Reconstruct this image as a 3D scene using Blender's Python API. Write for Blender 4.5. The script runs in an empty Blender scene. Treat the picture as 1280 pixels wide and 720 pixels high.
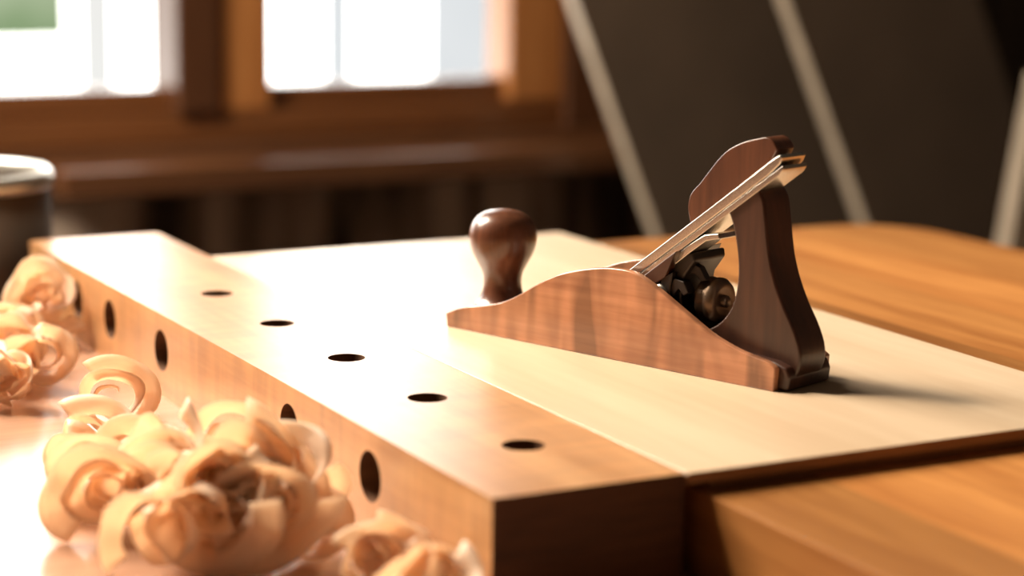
import bpy, bmesh, math, random
from mathutils import Vector, Matrix
random.seed(7)
S=bpy.context.scene
COL=S.collection
S.view_settings.view_transform='Standard'

# ---------------------------------------------------------------- materials
def newmat(n):
    m=bpy.data.materials.new(n); m.use_nodes=True
    nt=m.node_tree; b=nt.nodes['Principled BSDF']
    return m,nt,b
def ramp(nt,cols):
    r=nt.nodes.new('ShaderNodeValToRGB'); e=r.color_ramp.elements
    e[0].position=cols[0][0]; e[0].color=(*cols[0][1],1)
    e[1].position=cols[-1][0]; e[1].color=(*cols[-1][1],1)
    for p,c in cols[1:-1]:
        k=e.new(p); k.color=(*c,1)
    return r
def wood(name,dark,light,grain='Y',scale=1.0,rough=.4,coat=0.0,bump=.15,strips=None,fig=0.0,coatr=.25):
    m,nt,b=newmat(name); N=nt.nodes; L=nt.links
    tc=N.new('ShaderNodeTexCoord'); mp=N.new('ShaderNodeMapping')
    s={'X':(3,40,40),'Y':(40,3,40),'Z':(40,40,3)}[grain]
    mp.inputs['Scale'].default_value=[a*scale for a in s]
    L.new(tc.outputs['Object'],mp.inputs['Vector'])
    n1=N.new('ShaderNodeTexNoise'); n1.inputs['Scale'].default_value=1; n1.inputs['Detail'].default_value=6; n1.inputs['Distortion'].default_value=.6
    L.new(mp.outputs[0],n1.inputs['Vector'])
    mp2=N.new('ShaderNodeMapping'); mp2.inputs['Scale'].default_value=[a*scale*6 for a in s]
    L.new(tc.outputs['Object'],mp2.inputs['Vector'])
    n2=N.new('ShaderNodeTexNoise'); n2.inputs['Scale'].default_value=1; n2.inputs['Detail'].default_value=3
    L.new(mp2.outputs[0],n2.inputs['Vector'])
    mx=N.new('ShaderNodeMath'); mx.operation='MULTIPLY_ADD'; mx.inputs[1].default_value=.3
    L.new(n2.outputs['Fac'],mx.inputs[0]); 
    ms=N.new('ShaderNodeMath'); ms.operation='MULTIPLY'; ms.inputs[1].default_value=.7
    L.new(n1.outputs['Fac'],ms.inputs[0]); L.new(ms.outputs[0],mx.inputs[2])
    r=ramp(nt,[(.32,dark),(.68,light)])
    L.new(mx.outputs[0],r.inputs[0]); out=r.outputs[0]
    if strips:
        sep=N.new('ShaderNodeSeparateXYZ'); L.new(tc.outputs['Object'],sep.inputs[0])
        d=N.new('ShaderNodeMath'); d.operation='DIVIDE'; d.inputs[1].default_value=strips
        L.new(sep.outputs[0],d.inputs[0])
        fl=N.new('ShaderNodeMath'); fl.operation='FLOOR'; L.new(d.outputs[0],fl.inputs[0])
        wn=N.new('ShaderNodeTexWhiteNoise'); wn.noise_dimensions='1D'; L.new(fl.outputs[0],wn.inputs['W'])
        mr=N.new('ShaderNodeMapRange'); mr.inputs['To Min'].default_value=.62; mr.inputs['To Max'].default_value=1.2
        L.new(wn.outputs['Value'],mr.inputs[0])
        hsv=N.new('ShaderNodeHueSaturation'); L.new(mr.outputs[0],hsv.inputs['Value']); L.new(out,hsv.inputs['Color'])
        off=N.new('ShaderNodeCombineXYZ'); mm=N.new('ShaderNodeMath'); mm.operation='MULTIPLY'; mm.inputs[1].default_value=7.
        L.new(wn.outputs['Value'],mm.inputs[0]); L.new(mm.outputs[0],off.inputs[1]); L.new(off.outputs[0],mp.inputs['Location'])
        out=hsv.outputs[0]
    if fig>0:
        mp3=N.new('ShaderNodeMapping'); mp3.inputs['Scale'].default_value={'X':(60,12,12),'Y':(12,60,12),'Z':(12,12,60)}[grain]
        mp3.inputs['Rotation'].default_value=(0,.35,.0)
        L.new(tc.outputs['Object'],mp3.inputs['Vector'])
        n3=N.new('ShaderNodeTexNoise'); n3.inputs['Scale'].default_value=1; n3.inputs['Detail'].default_value=1; n3.inputs['Distortion'].default_value=1.
        L.new(mp3.outputs[0],n3.inputs['Vector'])
        mr3=N.new('ShaderNodeMapRange'); mr3.inputs['From Min'].default_value=.35; mr3.inputs['From Max'].default_value=.65
        mr3.inputs['To Min'].default_value=1-fig; mr3.inputs['To Max'].default_value=1+fig
        L.new(n3.outputs['Fac'],mr3.inputs[0])
        h2=N.new('ShaderNodeHueSaturation'); L.new(mr3.outputs[0],h2.inputs['Value']); L.new(out,h2.inputs['Color']); out=h2.outputs[0]
    L.new(out,b.inputs['Base Color'])
    b.inputs['Roughness'].default_value=rough
    b.inputs['Coat Weight'].default_value=coat; b.inputs['Coat Roughness'].default_value=coatr
    if bump:
        bp=N.new('ShaderNodeBump'); bp.inputs['Strength'].default_value=bump; bp.inputs['Distance'].default_value=.0006
        L.new(mx.outputs[0],bp.inputs['Height']); L.new(bp.outputs[0],b.inputs['Normal'])
    return m
def plain(name,col,rough=.5,metal=0.,noise=.1,nscale=60):
    m,nt,b=newmat(name); N=nt.nodes; L=nt.links
    tc=N.new('ShaderNodeTexCoord'); n=N.new('ShaderNodeTexNoise'); n.inputs['Scale'].default_value=nscale; n.inputs['Detail'].default_value=4
    L.new(tc.outputs['Object'],n.inputs['Vector'])
    r=ramp(nt,[(.3,tuple(c*(1-noise) for c in col)),(.7,tuple(min(1,c*(1+noise)) for c in col))])
    L.new(n.outputs['Fac'],r.inputs[0]); L.new(r.outputs[0],b.inputs['Base Color'])
    b.inputs['Roughness'].default_value=rough; b.inputs['Metallic'].default_value=metal
    return m
M_beam=wood('maple_beam',(.38,.17,.062),(.62,.33,.145),'Y',1.0,.36,.6,fig=.12,coatr=.3)
M_endg_shade=wood('end_grain_shade',(.05,.017,.006),(.12,.044,.016),'X',3.0,.6,bump=.05)  # end grain, darkened further to paint in shade on the end face
M_hole=wood('hole_shade_wood',(.08,.028,.010),(.14,.058,.02),'X',1.0,.7,bump=.05)  # shade inside the holes painted as a darker brown
M_board=wood('pale_plywood',(.60,.43,.28),(.74,.57,.40),'Y',.7,.38,.6,bump=.1,coatr=.35)
M_edge=wood('plywood_edge',(.26,.12,.045),(.40,.20,.085),'X',2,.6)
M_slab=wood('oak_strips',(.32,.11,.028),(.60,.265,.08),'Y',1.0,.33,.3,strips=.075)
M_tray=wood('tray_wood',(.36,.19,.12),(.50,.29,.19),'X',.6,.24,.6)
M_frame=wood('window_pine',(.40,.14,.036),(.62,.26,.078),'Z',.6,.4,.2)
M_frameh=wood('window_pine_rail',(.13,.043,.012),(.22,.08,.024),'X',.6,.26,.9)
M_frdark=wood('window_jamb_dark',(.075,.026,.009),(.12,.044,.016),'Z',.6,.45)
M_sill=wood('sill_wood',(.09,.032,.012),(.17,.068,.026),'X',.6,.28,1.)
M_cheek=wood('cherry_cheek',(.24,.088,.042),(.50,.23,.12),'X',1.2,.26,.7,bump=.05,fig=.38,coatr=.15)
M_wal=wood('walnut',(.050,.016,.008),(.165,.058,.027),'Z',1.6,.3,.4,bump=.05)
M_tote=wood('walnut_tote',(.022,.008,.005),(.080,.029,.015),'Z',1.6,.34,.35,bump=.05)
M_walx=wood('walnut_x',(.030,.010,.006),(.085,.030,.015),'X',1.6,.35,.3,bump=.05)
M_steel=plain('brushed_steel',(.62,.57,.51),.27,1.,.06,200)
M_dark=plain('blackened_iron',(.05,.04,.035),.4,.7,.2,80)
M_brass=plain('aged_brass',(.20,.13,.085),.42,.7,.15,120)
M_pan=plain('grey_panel',(.125,.082,.053),.7,0,.12,8)
M_panedge_lit=plain('panel_edge_lit',(.60,.49,.37),.6,0,.1,30)  # side light on the panel edges put into a lighter colour
M_can=plain('canister_enamel',(.12,.075,.045),.85,0,.12,20)
M_rim=plain('rim_tin',(.75,.72,.66),.3,.7,.05,50)
M_floor=plain('dark_floor',(.05,.032,.02),.7,0,.3,5)

def wallmat(name,cols):
    mw,nt,b=newmat(name); N=nt.nodes; L=nt.links
    tc=N.new('ShaderNodeTexCoord'); mp=N.new('ShaderNodeMapping'); mp.inputs['Scale'].default_value=(13,1,1.2)
    L.new(tc.outputs['Object'],mp.inputs[0]); n=N.new('ShaderNodeTexNoise'); n.inputs['Scale'].default_value=1; n.inputs['Detail'].default_value=2
    L.new(mp.outputs[0],n.inputs['Vector']); r=ramp(nt,cols)
    L.new(n.outputs['Fac'],r.inputs[0]); L.new(r.outputs[0],b.inputs['Base Color']); b.inputs['Roughness'].default_value=.8
    return mw
M_wall=wallmat('dark_boards',[(.42,(.025,.015,.010)),(.6,(.07,.045,.03))])
M_walll=wallmat('brightened_boards',[(.38,(.06,.036,.022)),(.48,(.34,.23,.16)),(.60,(.75,.58,.45))])  # board colours raised to replace light that misses the lower wall

ms_,nt,b=newmat('shaving_wood'); N=nt.nodes; L=nt.links
uv=N.new('ShaderNodeTexCoord'); mp=N.new('ShaderNodeMapping'); mp.inputs['Scale'].default_value=(3,30,1)
L.new(uv.outputs['UV'],mp.inputs[0]); n=N.new('ShaderNodeTexNoise'); n.inputs['Scale'].default_value=1.; n.inputs['Detail'].default_value=4
L.new(mp.outputs[0],n.inputs['Vector']); r=ramp(nt,[(.3,(.94,.78,.62)),(.7,(.98,.89,.77))])
L.new(n.outputs['Fac'],r.inputs[0]); L.new(r.outputs[0],b.inputs['Base Color']); b.inputs['Roughness'].default_value=.42
tr=N.new('ShaderNodeBsdfTranslucent'); tr.inputs[0].default_value=(1.,.80,.60,1)
mix=N.new('ShaderNodeMixShader'); mix.inputs[0].default_value=.55
L.new(b.outputs[0],mix.inputs[1]); L.new(tr.outputs[0],mix.inputs[2]); L.new(mix.outputs[0],N['Material Output'].inputs[0])
M_shave=ms_

# ---------------------------------------------------------------- helpers
def link(o,parent=None):
    COL.objects.link(o)
    if parent: o.parent=parent
    return o
def empty(name,loc=(0,0,0),rz=0):
    o=bpy.data.objects.new(name,None); o.location=loc; o.rotation_euler=(0,0,rz); o.empty_display_size=.02
    return link(o)
def bevel(o,w,seg=3,ang=35):
    m=o.modifiers.new('bev','BEVEL'); m.width=w; m.segments=seg; m.limit_method='ANGLE'; m.angle_limit=math.radians(ang)
def smooth(o):
    for p in o.data.polygons: p.use_smooth=True
def box(name,lo,hi,mat,parent=None,bev=0.,mats=None):
    x0,y0,z0=lo;x1,y1,z1=hi
    c=Vector(((x0+x1)/2,(y0+y1)/2,(z0+z1)/2))
    v=[Vector(p)-c for p in [(x0,y0,z0),(x1,y0,z0),(x1,y1,z0),(x0,y1,z0),(x0,y0,z1),(x1,y0,z1),(x1,y1,z1),(x0,y1,z1)]]
    f=[(0,3,2,1),(4,5,6,7),(0,1,5,4),(1,2,6,5),(2,3,7,6),(3,0,4,7)]
    me=bpy.data.meshes.new(name); me.from_pydata(v,[],f); me.materials.append(mat)
    o=bpy.data.objects.new(name,me); o.location=c; link(o,parent)
    if bev: bevel(o,bev)
    return o
def catmull(pts,n=5):
    out=[]
    for i in range(len(pts)-1):
        p0=Vector(pts[max(i-1,0)]);p1=Vector(pts[i]);p2=Vector(pts[i+1]);p3=Vector(pts[min(i+2,len(pts)-1)])
        for k in range(n):
            t=k/n
            out.append(.5*((2*p1)+(p2-p0)*t+(2*p0-5*p1+4*p2-p3)*t*t+(3*p1-p0-3*p2+p3)*t**3))
    out.append(Vector(pts[-1])); return out
def extr(name,pts,v0,v1,mat,parent,bev=0.,seg=3,ang=35):
    bm=bmesh.new(); n=len(pts)
    A=[bm.verts.new((p[0]/1000,v0/1000,p[1]/1000)) for p in pts]
    B=[bm.verts.new((p[0]/1000,v1/1000,p[1]/1000)) for p in pts]
    bm.faces.new(A); bm.faces.new(B[::-1])
    for i in range(n): bm.faces.new((A[i],B[i],B[(i+1)%n],A[(i+1)%n]))
    bmesh.ops.recalc_face_normals(bm,faces=bm.faces)
    me=bpy.data.meshes.new(name); bm.to_mesh(me); bm.free(); me.materials.append(mat)
    o=bpy.data.objects.new(name,me); link(o,parent)
    if bev: bevel(o,bev/1000,seg,ang)
    smooth(o)
    wn=o.modifiers.new('wn','WEIGHTED_NORMAL'); wn.keep_sharp=True
    return o
def lathe(name,prof,mat,parent=None,loc=(0,0,0),rot=(0,0,0),n=48):
    bm=bmesh.new(); rings=[]
    for r_,z in prof:
        if r_<1e-6: rings.append([bm.verts.new((0,0,z))])
        else: rings.append([bm.verts.new((r_*math.cos(2*math.pi*i/n),r_*math.sin(2*math.pi*i/n),z)) for i in range(n)])
    for a,b in zip(rings,rings[1:]):
        for i in range(n):
            j=(i+1)%n
            if len(a)==1 and len(b)==1: continue
            if len(a)==1: bm.faces.new((a[0],b[i],b[j]))
            elif len(b)==1: bm.faces.new((a[i],a[j],b[0]))
            else: bm.faces.new((a[i],a[j],b[j],b[i]))
    bmesh.ops.recalc_face_normals(bm,faces=bm.faces)
    me=bpy.data.meshes.new(name); bm.to_mesh(me); bm.free(); me.materials.append(mat)
    o=bpy.data.objects.new(name,me); o.location=loc; o.rotation_euler=rot; link(o,parent); smooth(o)
    return o

FZ=-.045
wt=box('workbench',(-.75,-.85,FZ-.04),(.62,.56,FZ),M_tray,bev=.002)
for i,(x,y) in enumerate([(-.7,-.8),(.53,-.8),(-.7,.48),(.53,.48)]):
    l=box('leg_%d'%(i+1),(x,y,-.9),(x+.07,y+.07,FZ-.04),M_walx); 
    l.parent=wt; l.matrix_parent_inverse=Matrix.Translation(wt.location).inverted()

# ---------------------------------------------------------------- beam with dog holes
def holed_face(bm,mapf,u0,u1,v0,v1,holes,depth_dir,depth,mat_face,mat_hole,n=32):
    cells=sorted(holes)
    us=[u0]
    for (hu,hv,r_) in cells: us+= [hu-r_*1.45,hu+r_*1.45]
    us.append(u1)
    def V(u,v,d=0): return bm.verts.new(Vector(mapf(u,v))+Vector(depth_dir)*d)
    for i in range(0,len(us),2):
        a,b_=us[i],us[i+1]
        f=bm.faces.new([V(a,v0),V(b_,v0),V(b_,v1),V(a,v1)]); f.material_index=mat_face
    for (hu,hv,r_) in cells:
        a,b_=hu-r_*1.45,hu+r_*1.45
        ring=[];outer=[];deep=[]
        for k in range(n):
            t=2*math.pi*(k+.5)/n; cx,cy=math.cos(t),math.sin(t)
            ring.append(V(hu+r_*cx,hv+r_*cy)); deep.append(V(hu+r_*cx,hv+r_*cy,depth))
            tt=min((b_-hu)/abs(cx) if abs(cx)>1e-9 else 9,((v1-hv)/cy if cy>0 else (v0-hv)/cy))
            outer.append(V(hu+cx*tt,hv+cy*tt))
        for k in range(n):
            j=(k+1)%n
            t0=2*math.pi*(k+.5)/n; t1=t0+2*math.pi/n
            vs=[ring[k],outer[k]]
            for (cu_,cv_) in [(a,v0),(b_,v0),(b_,v1),(a,v1)]:
                ca=math.atan2(cv_-hv,cu_-hu)%(2*math.pi)
                for s in (0,2*math.pi):
                    if t0<ca+s<t1: vs.append(V(cu_,cv_))
            vs+=[outer[j],ring[j]]
            f=bm.faces.new(vs); f.material_index=mat_face
            g=bm.faces.new([ring[k],ring[j],deep[j],deep[k]]); g.material_index=mat_hole
        f=bm.faces.new(deep); f.material_index=mat_hole
bm=bmesh.new()
BX,BL=.085,.65
tops=[(.0646+.0917*k,.0474,.0091) for k in range(5)]
sides=[(y,-.0200,.0112) for y in [.1129,.2046,.388,.480,.545,.598]]
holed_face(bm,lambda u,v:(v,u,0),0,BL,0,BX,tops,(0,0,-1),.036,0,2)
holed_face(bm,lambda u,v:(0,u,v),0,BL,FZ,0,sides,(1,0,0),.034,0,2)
def quad(P,mi):
    f=bm.faces.new([bm.verts.new(p) for p in P]); f.material_index=mi
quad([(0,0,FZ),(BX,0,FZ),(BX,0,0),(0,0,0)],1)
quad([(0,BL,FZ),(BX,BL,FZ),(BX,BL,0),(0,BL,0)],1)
quad([(BX,0,FZ),(BX,BL,FZ),(BX,BL,0),(BX,0,0)],0)
quad([(0,0,FZ),(BX,0,FZ),(BX,BL,FZ),(0,BL,FZ)],0)
bmesh.ops.remove_doubles(bm,verts=bm.verts,dist=1e-6)
bmesh.ops.recalc_face_normals(bm,faces=bm.faces)
me=bpy.data.meshes.new('bench_dog_rail'); bm.to_mesh(me); bm.free()
for m in (M_beam,M_endg_shade,M_hole): me.materials.append(m)
beam=bpy.data.objects.new('bench_dog_rail',me); link(beam)

# ---------------------------------------------------------------- slab
def slab():
    bm=bmesh.new(); pts=[(.094,-.6),(.62,-.6),(.612,.30),(.612,.48)]
    for i in range(9):
        a=math.radians(i*90/8); pts.append((.552+.06*math.cos(a),.49+.06*math.sin(a)))
    pts+=[(.094,.552)]
    lo=[bm.verts.new((x,y,FZ)) for x,y in pts]; hi=[bm.verts.new((x,y,-.009)) for x,y in pts]
    bm.faces.new(lo[::-1]); bm.faces.new(hi)
    for i in range(len(pts)):
        j=(i+1)%len(pts); bm.faces.new((lo[i],lo[j],hi[j],hi[i]))
    bmesh.ops.recalc_face_normals(bm,faces=bm.faces)
    me=bpy.data.meshes.new('butcher_block_slab'); bm.to_mesh(me); bm.free(); me.materials.append(M_slab)
    o=bpy.data.objects.new('butcher_block_slab',me); link(o); bevel(o,.0006,2,50); return o
slab()

bd=box('plywood_board',(.0857,-.001,-.0045),(.332,.5484,0),M_board,bev=.0003)
bd.data.materials.append(M_edge)
for p in bd.data.polygons:
    if abs(p.normal.z)<.5: p.material_index=1
bk=box('shadow_gap_sheet',(.100,.004,-.009),(.327,.543,-.0045),M_edge); bk.parent=bd; bk.matrix_parent_inverse=Matrix.Translation(bd.location).inverted()  # added inset sheet, leaves a dark shadow gap under the board

# ---------------------------------------------------------------- hand plane
HP=empty('hand_plane',(.125,.296,0),math.radians(-69.92))
top=[(-1,7),(10,11.5),(24,14.5),(38,18),(49,23),(63,31),(78,38),(94,42.5),(109,45),(122,45),(132,42),(144,36),(159,28),(173,21),(189,16),(203,13.5),(208.5,11)]
side=[(0,0)]+[tuple(p) for p in catmull(top,5)]+[(208,0)]
extr('cheek_near',side,0,4,M_cheek,HP,.8)
extr('cheek_far',side,41,45,M_cheek,HP,.8)
extr('sole',[(1,0.2),(0.5,6),(8,8),(20,9.5),(40,11),(55,11),(62,6),(206,6),(207,.2)],4,41,M_cheek,HP,.0)
kp=[(0,.009),(.0145,.009),(.0150,.0105),(.0145,.0125),(.0122,.0150),(.0106,.019),(.0100,.024),(.0108,.029),(.0132,.034),(.0159,.039),(.0174,.044),(.0177,.0485),(.0168,.053),(.0144,.0572),(.0105,.060),(.0055,.0615),(0,.062)]
kk=[tuple(p) for p in catmull(kp,4)]
kk=[(max(a,0),b) for a,b in kk]; kk[0]=(0,kk[0][1]); kk[-1]=(0,kk[-1][1])
lathe('front_knob',kk,M_wal,HP,(.0185,.0225,0))
th=math.atan2(64,86); cu,su=math.cos(th),math.sin(th)
def onblade(s,d):
    return (121+s*cu-d*su,44.5+s*su+d*cu)
ir=[onblade(-70,-4.5),onblade(97,-4.5),onblade(100,-3.5),onblade(101,-1.8),onblade(-70,-1.8)]
extr('plane_iron',ir,8,27,M_steel,HP,.3)
extr('cap_iron',[onblade(-60,-1.7),onblade(90,-1.7),onblade(91,0),onblade(-50,0)],9.5,25.5,M_steel,HP,.1)
lc=[onblade(-38,-1.4),onblade(92,-1.4),onblade(100,-.4),onblade(103,1.4),onblade(102,3.4),onblade(96,3.6),onblade(80,3.4),onblade(-30,3.2),onblade(-38,1.5)]
extr('lever_cap',lc,8,27,M_steel,HP,.7)
extr('blade_bed',[(66,6),onblade(-40,-4.7),onblade(28,-4.7),(140,44),(120,30),(90,6)],4.2,40.8,M_walx,HP,.5)
cp=[(149,71),(147.5,78),(149,84.5),(154,90),(159,96),(165,103),(171,108),(178,111.5),(185,113.6),(191,115),(195,113.5),(197.5,110)]
cpp=[tuple(p) for p in catmull(cp,5)]+[onblade(93,3.4),onblade(36,3.2)]
extr('wooden_wedge',cpp,11,25,M_wal,HP,2.2,4,50)
extr('frog',[(84,6),(96,17),(138,48),(147,55),(153,57),(154,53),(148,45),(146,34),(150,20),(158,6)],9,34,M_dark,HP,1.2)
extr('frog_rib',[(120,6),(138,44),(144,47),(141,28),(150,6)],5,9,M_dark,HP,.8)
lathe('adjuster_wheel',[(0,-.006),(.0085,-.006),(.0105,-.0045),(.0110,-.003),(.0098,-.001),(.0110,.001),(.0110,.003),(.0098,.005),(.0078,.0062),(.006,.0055),(0,.0055)],M_brass,HP,(.158,.0205,.0335),(0,math.radians(90),0))
lathe('adjuster_stud',[(0,-.02),(.003,-.02),(.003,.007),(.0022,.008),(0,.008)],M_brass,HP,(.158,.0205,.0335),(0,math.radians(90),0),24)
extr('lateral_lever',[(140,52),(150,60),(160,66.5),(168,68),(169,65.5),(161,63.5),(152,57),(143,50)],8,22,M_steel,HP,.5)
extr('yoke',[(143,47),(147,52),(155,50),(159,44),(156,43),(152,46),(147,45)],12,16,M_dark,HP,.6)
extr('yoke_arm',[(141,36),(144,44),(150,43),(153,38),(150,36),(147,39),(144,35)],6,12,M_dark,HP,.6)
lathe('screw_head',[(0,-.002),(.0045,-.002),(.0045,.0015),(.0035,.0025),(0,.0025)],M_steel,HP,(.137,.006,.036),(math.radians(90),0,0),24)
front=[(172,80),(175.5,72),(178,62),(179.2,52),(178.5,42),(175.5,33),(170,26),(163,21.5),(154,18),(150,13)]
rear=[(213,5),(216,12),(215.5,20),(211.5,29),(206,38),(201,48),(197.5,58),(195.5,68),(194,78),(192,87),(187,91.5),(182,86)]
tote=[tuple(p) for p in catmull(front,4)]+[(150,6)]+[tuple(p) for p in catmull(rear,4)]
extr('rear_tote',tote,9,30,M_tote,HP,4.5,5,50)
extr('heel_block',[(176,6),(178,15),(190,14),(205,13),(212,11),(214,7),(213,.3),(206,.3),(206,6)],4,38,M_walx,HP,1.2)
lathe('tote_screw',[(0,-.002),(.004,-.002),(.004,.001),(0,.0018)],M_brass,HP,(.165,.022,.0235),(0,math.radians(-30),0),24)

# ---------------------------------------------------------------- shavings
bm=bmesh.new(); uvl=bm.loops.layers.uv.new('UVMap')
def shaving(c,axis,R,turns,w,seed,helix=0.,grow=1.0,crump=1.):
    rnd=random.Random(seed); axis=Vector(axis).normalized()
    q=axis.to_track_quat('Z','Y'); ph=rnd.uniform(0,6.28)
    n=int(36*turns)+8; m=6
    a1,a2,a3=rnd.uniform(.03,.12)*crump,rnd.uniform(.05,.2)*crump,rnd.uniform(0,6.28)
    a4=rnd.uniform(2.,3.6); sq=rnd.uniform(.72,1.)
    rows=[]
    r0=R*rnd.uniform(.15,.32)
    for i in range(n+1):
        t=i/n; ang=ph+t*turns*2*math.pi
        rr=r0+(R-r0)*t**grow
        rr*=1+a1*math.sin(ang*a4+a3)+a2*.5*math.sin(ang*1.1)
        row=[]
        tap=min(1,.35+2.2*t,.25+3.2*(1-t))
        for j in range(m):
            s=j/(m-1)-.5
            flare=1+.6*(s+.5)**2*(.2+t)+.22*crump*math.sin(ang*3+a3+s*3)*(s+.3)
            z=s*w*tap+helix*t+.16*w*crump*math.sin(ang*1.7+a3)+.06*w*math.sin(ang*6+a3)
            v=Vector((math.cos(ang)*rr*flare,math.sin(ang)*rr*flare*sq,z))
            v=q@v+Vector(c)
            row.append(v)
        rows.append(row)
    lowest=min(v.z for row in rows for v in row)
    dz=max(0,FZ+.0006-lowest)
    dx=max(0,max(v.x for row in rows for v in row)+.0008)
    V=[[bm.verts.new((v.x-dx,v.y,v.z+dz)) for v in row] for row in rows]
    for i in range(n):
        for j in range(m-1):
            f=bm.faces.new((V[i][j],V[i+1][j],V[i+1][j+1],V[i][j+1])); f.smooth=True
            for l,(a,b_) in zip(f.loops,[(i,j),(i+1,j),(i+1,j+1),(i,j+1)]): l[uvl].uv=(a/n*turns,b_/(m-1))
camdir=Vector((-.35,-.75,.25)).normalized()
def rax(seed,spread):
    r_=random.Random(seed); v=camdir+Vector((r_.gauss(0,spread),r_.gauss(0,spread),r_.gauss(0,spread)))
    return v
sd=0
def cluster(pts,n,Rr,spread=.45,tr=(1.4,2.8),wr=(.008,.014),crump=.8):
    global sd
    for i in range(n):
        sd+=1; r_=random.Random(sd*17+3)
        x0,x1,y0,y1,z0,z1=pts
        c=(r_.uniform(x0,x1),r_.uniform(y0,y1),r_.uniform(z0,z1))
        shaving(c,rax(sd+40,spread),r_.uniform(*Rr),r_.uniform(*tr),r_.uniform(*wr),sd+7,helix=r_.uniform(-.006,.012),grow=r_.uniform(.7,1.2),crump=crump)
cluster((-.10,-.035,.08,.19,-.034,-.028),17,(.012,.019))
cluster((-.085,-.038,.09,.18,-.022,-.008),11,(.013,.020))
cluster((-.10,-.06,.19,.24,-.034,-.024),5,(.011,.016))
cluster((-.034,-.018,-.005,.050,-.040,-.034),7,(.010,.015))
cluster((-.10,-.04,.38,.47,-.036,-.026),8,(.011,.016))
cluster((-.07,-.03,.44,.52,-.036,-.028),4,(.010,.014))
cluster((-.028,-.018,.52,.57,-.028,-.004),3,(.012,.016))
shaving((-.048,.318,-.026),camdir+Vector((.25,0,.1)),.0145,2.2,.007,991,grow=.5,crump=.4)
shaving((-.085,.235,-.024),camdir+Vector((-.2,0,.3)),.014,1.4,.008,992,grow=.5,crump=.6)
me=bpy.data.meshes.new('wood_shavings'); bm.to_mesh(me); bm.free(); me.materials.append(M_shave)
sh=bpy.data.objects.new('wood_shavings',me); link(sh)
so=sh.modifiers.new('s','SOLIDIFY'); so.thickness=.0002

# ---------------------------------------------------------------- canister on a side table
st=box('side_table',(-.55,.60,-.14),(.25,1.1,-.11),M_walx,bev=.003)
for i,(x,y) in enumerate([(-.53,.62),(.19,.62),(-.53,1.04),(.19,1.04)]):
    l=box('leg_%d'%(i+1),(x,y,-.9),(x+.04,y+.04,-.14),M_walx); l.parent=st; l.matrix_parent_inverse=Matrix.Translation(st.location).inverted()
can=lathe('tin_canister',[(0,-.108),(.060,-.109),(.062,-.106),(.062,.028),(.0595,.028),(.0595,-.10),(0,-.10)],M_can,None,(-.026,.735,0),n=64)
rim=lathe('rim',[(.0585,.026),(.0635,.026),(.0645,.030),(.0635,.036),(.061,.038),(.0585,.036),(.0575,.030),(.0585,.026)],M_rim,can,(0,0,0),n=64)

# ---------------------------------------------------------------- room
box('floor',(-2.2,-2.2,-.95),(3.2,1.6,-.9),M_floor)
YW=1.5
wx0,wx1,wz0,wz1=-.45,.922,-.045,.85
box('wall_back_lower',(-1.0,YW,-.9),(3.0,YW+.12,wz0),M_walll)
box('wall_back_right',(wx1,YW,wz0),(3.0,YW+.12,1.5),M_wall)
box('wall_back_left',(-1.0,YW,wz0),(wx0,YW+.12,1.5),M_wall)
box('wall_back_upper',(wx0,YW,wz1),(wx1,YW+.12,1.5),M_wall)
W=empty('window_1')
def wb(n,lo,hi,m,bv=.004): return box(n,lo,hi,m,W,bv)
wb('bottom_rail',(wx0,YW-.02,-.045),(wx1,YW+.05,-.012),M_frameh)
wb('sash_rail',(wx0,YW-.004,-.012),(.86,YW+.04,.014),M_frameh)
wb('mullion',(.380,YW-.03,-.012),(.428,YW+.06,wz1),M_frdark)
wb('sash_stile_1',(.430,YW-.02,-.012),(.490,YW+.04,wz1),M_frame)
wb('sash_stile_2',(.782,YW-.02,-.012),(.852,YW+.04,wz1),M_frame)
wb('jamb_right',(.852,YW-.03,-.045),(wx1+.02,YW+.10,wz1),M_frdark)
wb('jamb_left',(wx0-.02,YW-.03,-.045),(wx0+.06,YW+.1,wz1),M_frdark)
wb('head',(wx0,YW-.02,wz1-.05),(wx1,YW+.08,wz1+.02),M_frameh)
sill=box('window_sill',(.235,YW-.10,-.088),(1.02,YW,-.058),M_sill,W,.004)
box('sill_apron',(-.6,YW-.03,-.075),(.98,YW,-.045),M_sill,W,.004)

def emit(name,c1,c2,st,sc=1.5):  # self-glow stands in for daylight on everything outside the window
    m,nt,b=newmat(name); N=nt.nodes; L=nt.links
    tc=N.new('ShaderNodeTexCoord'); n=N.new('ShaderNodeTexNoise'); n.inputs['Scale'].default_value=sc
    L.new(tc.outputs['Object'],n.inputs['Vector']); r=ramp(nt,[(.35,c1),(.65,c2)]); L.new(n.outputs['Fac'],r.inputs[0])
    e=N.new('ShaderNodeEmission'); e.inputs[1].default_value=st; L.new(r.outputs[0],e.inputs[0]); L.new(e.outputs[0],N['Material Output'].inputs[0]); return m
box('daylight_backdrop',(-1.5,4.0,-1.),(4.5,4.05,4.),emit('backdrop_glow',(.87,.85,.80),(1,.97,.90),7))  # glowing backdrop in place of the bright view outside
box('garden_hedge',(-.5,3.7,-.09),(.90,3.85,.20),emit('hedge_daylight',(.30,.42,.22),(.50,.60,.38),.85,6))
pp=emit('porch_daylight',(.56,.60,.62),(.74,.76,.77),1.1)
box('porch_post',(1.385,3.4,-1.),(1.42,3.48,3.),pp)
box('porch_post',(1.63,3.4,-1.),(1.79,3.48,3.),pp)
box('porch_post',(.86,3.4,-1.),(.91,3.48,3.),emit('porch_daylight2',(.85,.83,.78),(.95,.95,.92),.95))

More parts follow.
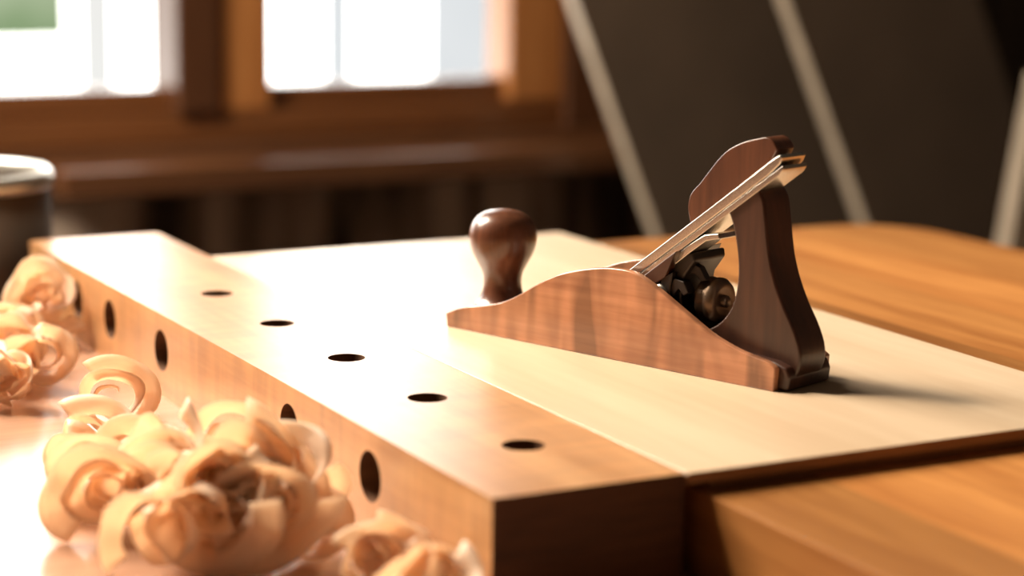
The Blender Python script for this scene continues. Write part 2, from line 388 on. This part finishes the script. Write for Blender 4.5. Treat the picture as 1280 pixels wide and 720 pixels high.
def panel(name,xb,zb,width,length,tilt,y,lean,th=.022,mat=None):
    o=box(name,(0,0,0),(width,th,length),mat or M_pan,bev=.001)
    o.data.materials.append(M_panedge_lit)
    for p in o.data.polygons:
        if abs(p.normal.x)>.5: p.material_index=1
    for v in o.data.vertices: v.co+=Vector((width/2,th/2,length/2))
    o.location=(xb,y,zb)
    o.rotation_euler=(lean,-math.radians(tilt),0)
    return o
panel('grey_panel',1.155,-.9,.32,1.9,20.3,1.22,-.10)
panel('grey_panel',1.385,-.9,.235,1.7,22.,1.10,-.10)
panel('pale_board',.962,-.9,.14,.98,-14.6,.97,-.10,mat=M_board)

# ---------------------------------------------------------------- light
wd=bpy.data.worlds.new('w'); S.world=wd; wd.use_nodes=True
wd.node_tree.nodes['Background'].inputs[0].default_value=(1,.72,.48,1); wd.node_tree.nodes['Background'].inputs[1].default_value=.05
sd_=Vector((-.42,.50,.76)).normalized()
l=bpy.data.lights.new('sun','SUN'); l.energy=3.3; l.angle=math.radians(9); l.color=(1,.84,.64)
o=bpy.data.objects.new('sun',l); o.rotation_euler=sd_.to_track_quat('Z','Y').to_euler(); o.location=sd_*3; link(o)
l=bpy.data.lights.new('window_daylight','AREA'); l.energy=38; l.size=.6; l.size_y=.5; l.shape='RECTANGLE'; l.color=(1,.88,.72)
P=Vector((-.38,1.0,.75))
o=bpy.data.objects.new('window_daylight',l); o.location=P; o.rotation_euler=(P-Vector((.05,.35,0))).to_track_quat('Z','Y').to_euler(); link(o)

# ---------------------------------------------------------------- camera
ya,pi_,ro=.4857,.184,.0136
f=Vector((math.sin(ya)*math.cos(pi_),math.cos(ya)*math.cos(pi_),-math.sin(pi_)))
r_=Vector((math.cos(ya),-math.sin(ya),0)); u=r_.cross(f)
c,s=math.cos(ro),math.sin(ro); r2=c*r_+s*u; u2=-s*r_+c*u
Mx=Matrix((r2,u2,-f)).transposed().to_4x4(); Mx.translation=Vector((-.3526,-.6814,.2233))
cd=bpy.data.cameras.new('camera'); cd.sensor_width=36; cd.lens=2650.9/1280*36; cd.clip_start=.01
cd.dof.use_dof=True; cd.dof.focus_distance=1.02; cd.dof.aperture_fstop=4.2
co=bpy.data.objects.new('camera',cd); co.matrix_world=Mx; link(co); S.camera=co
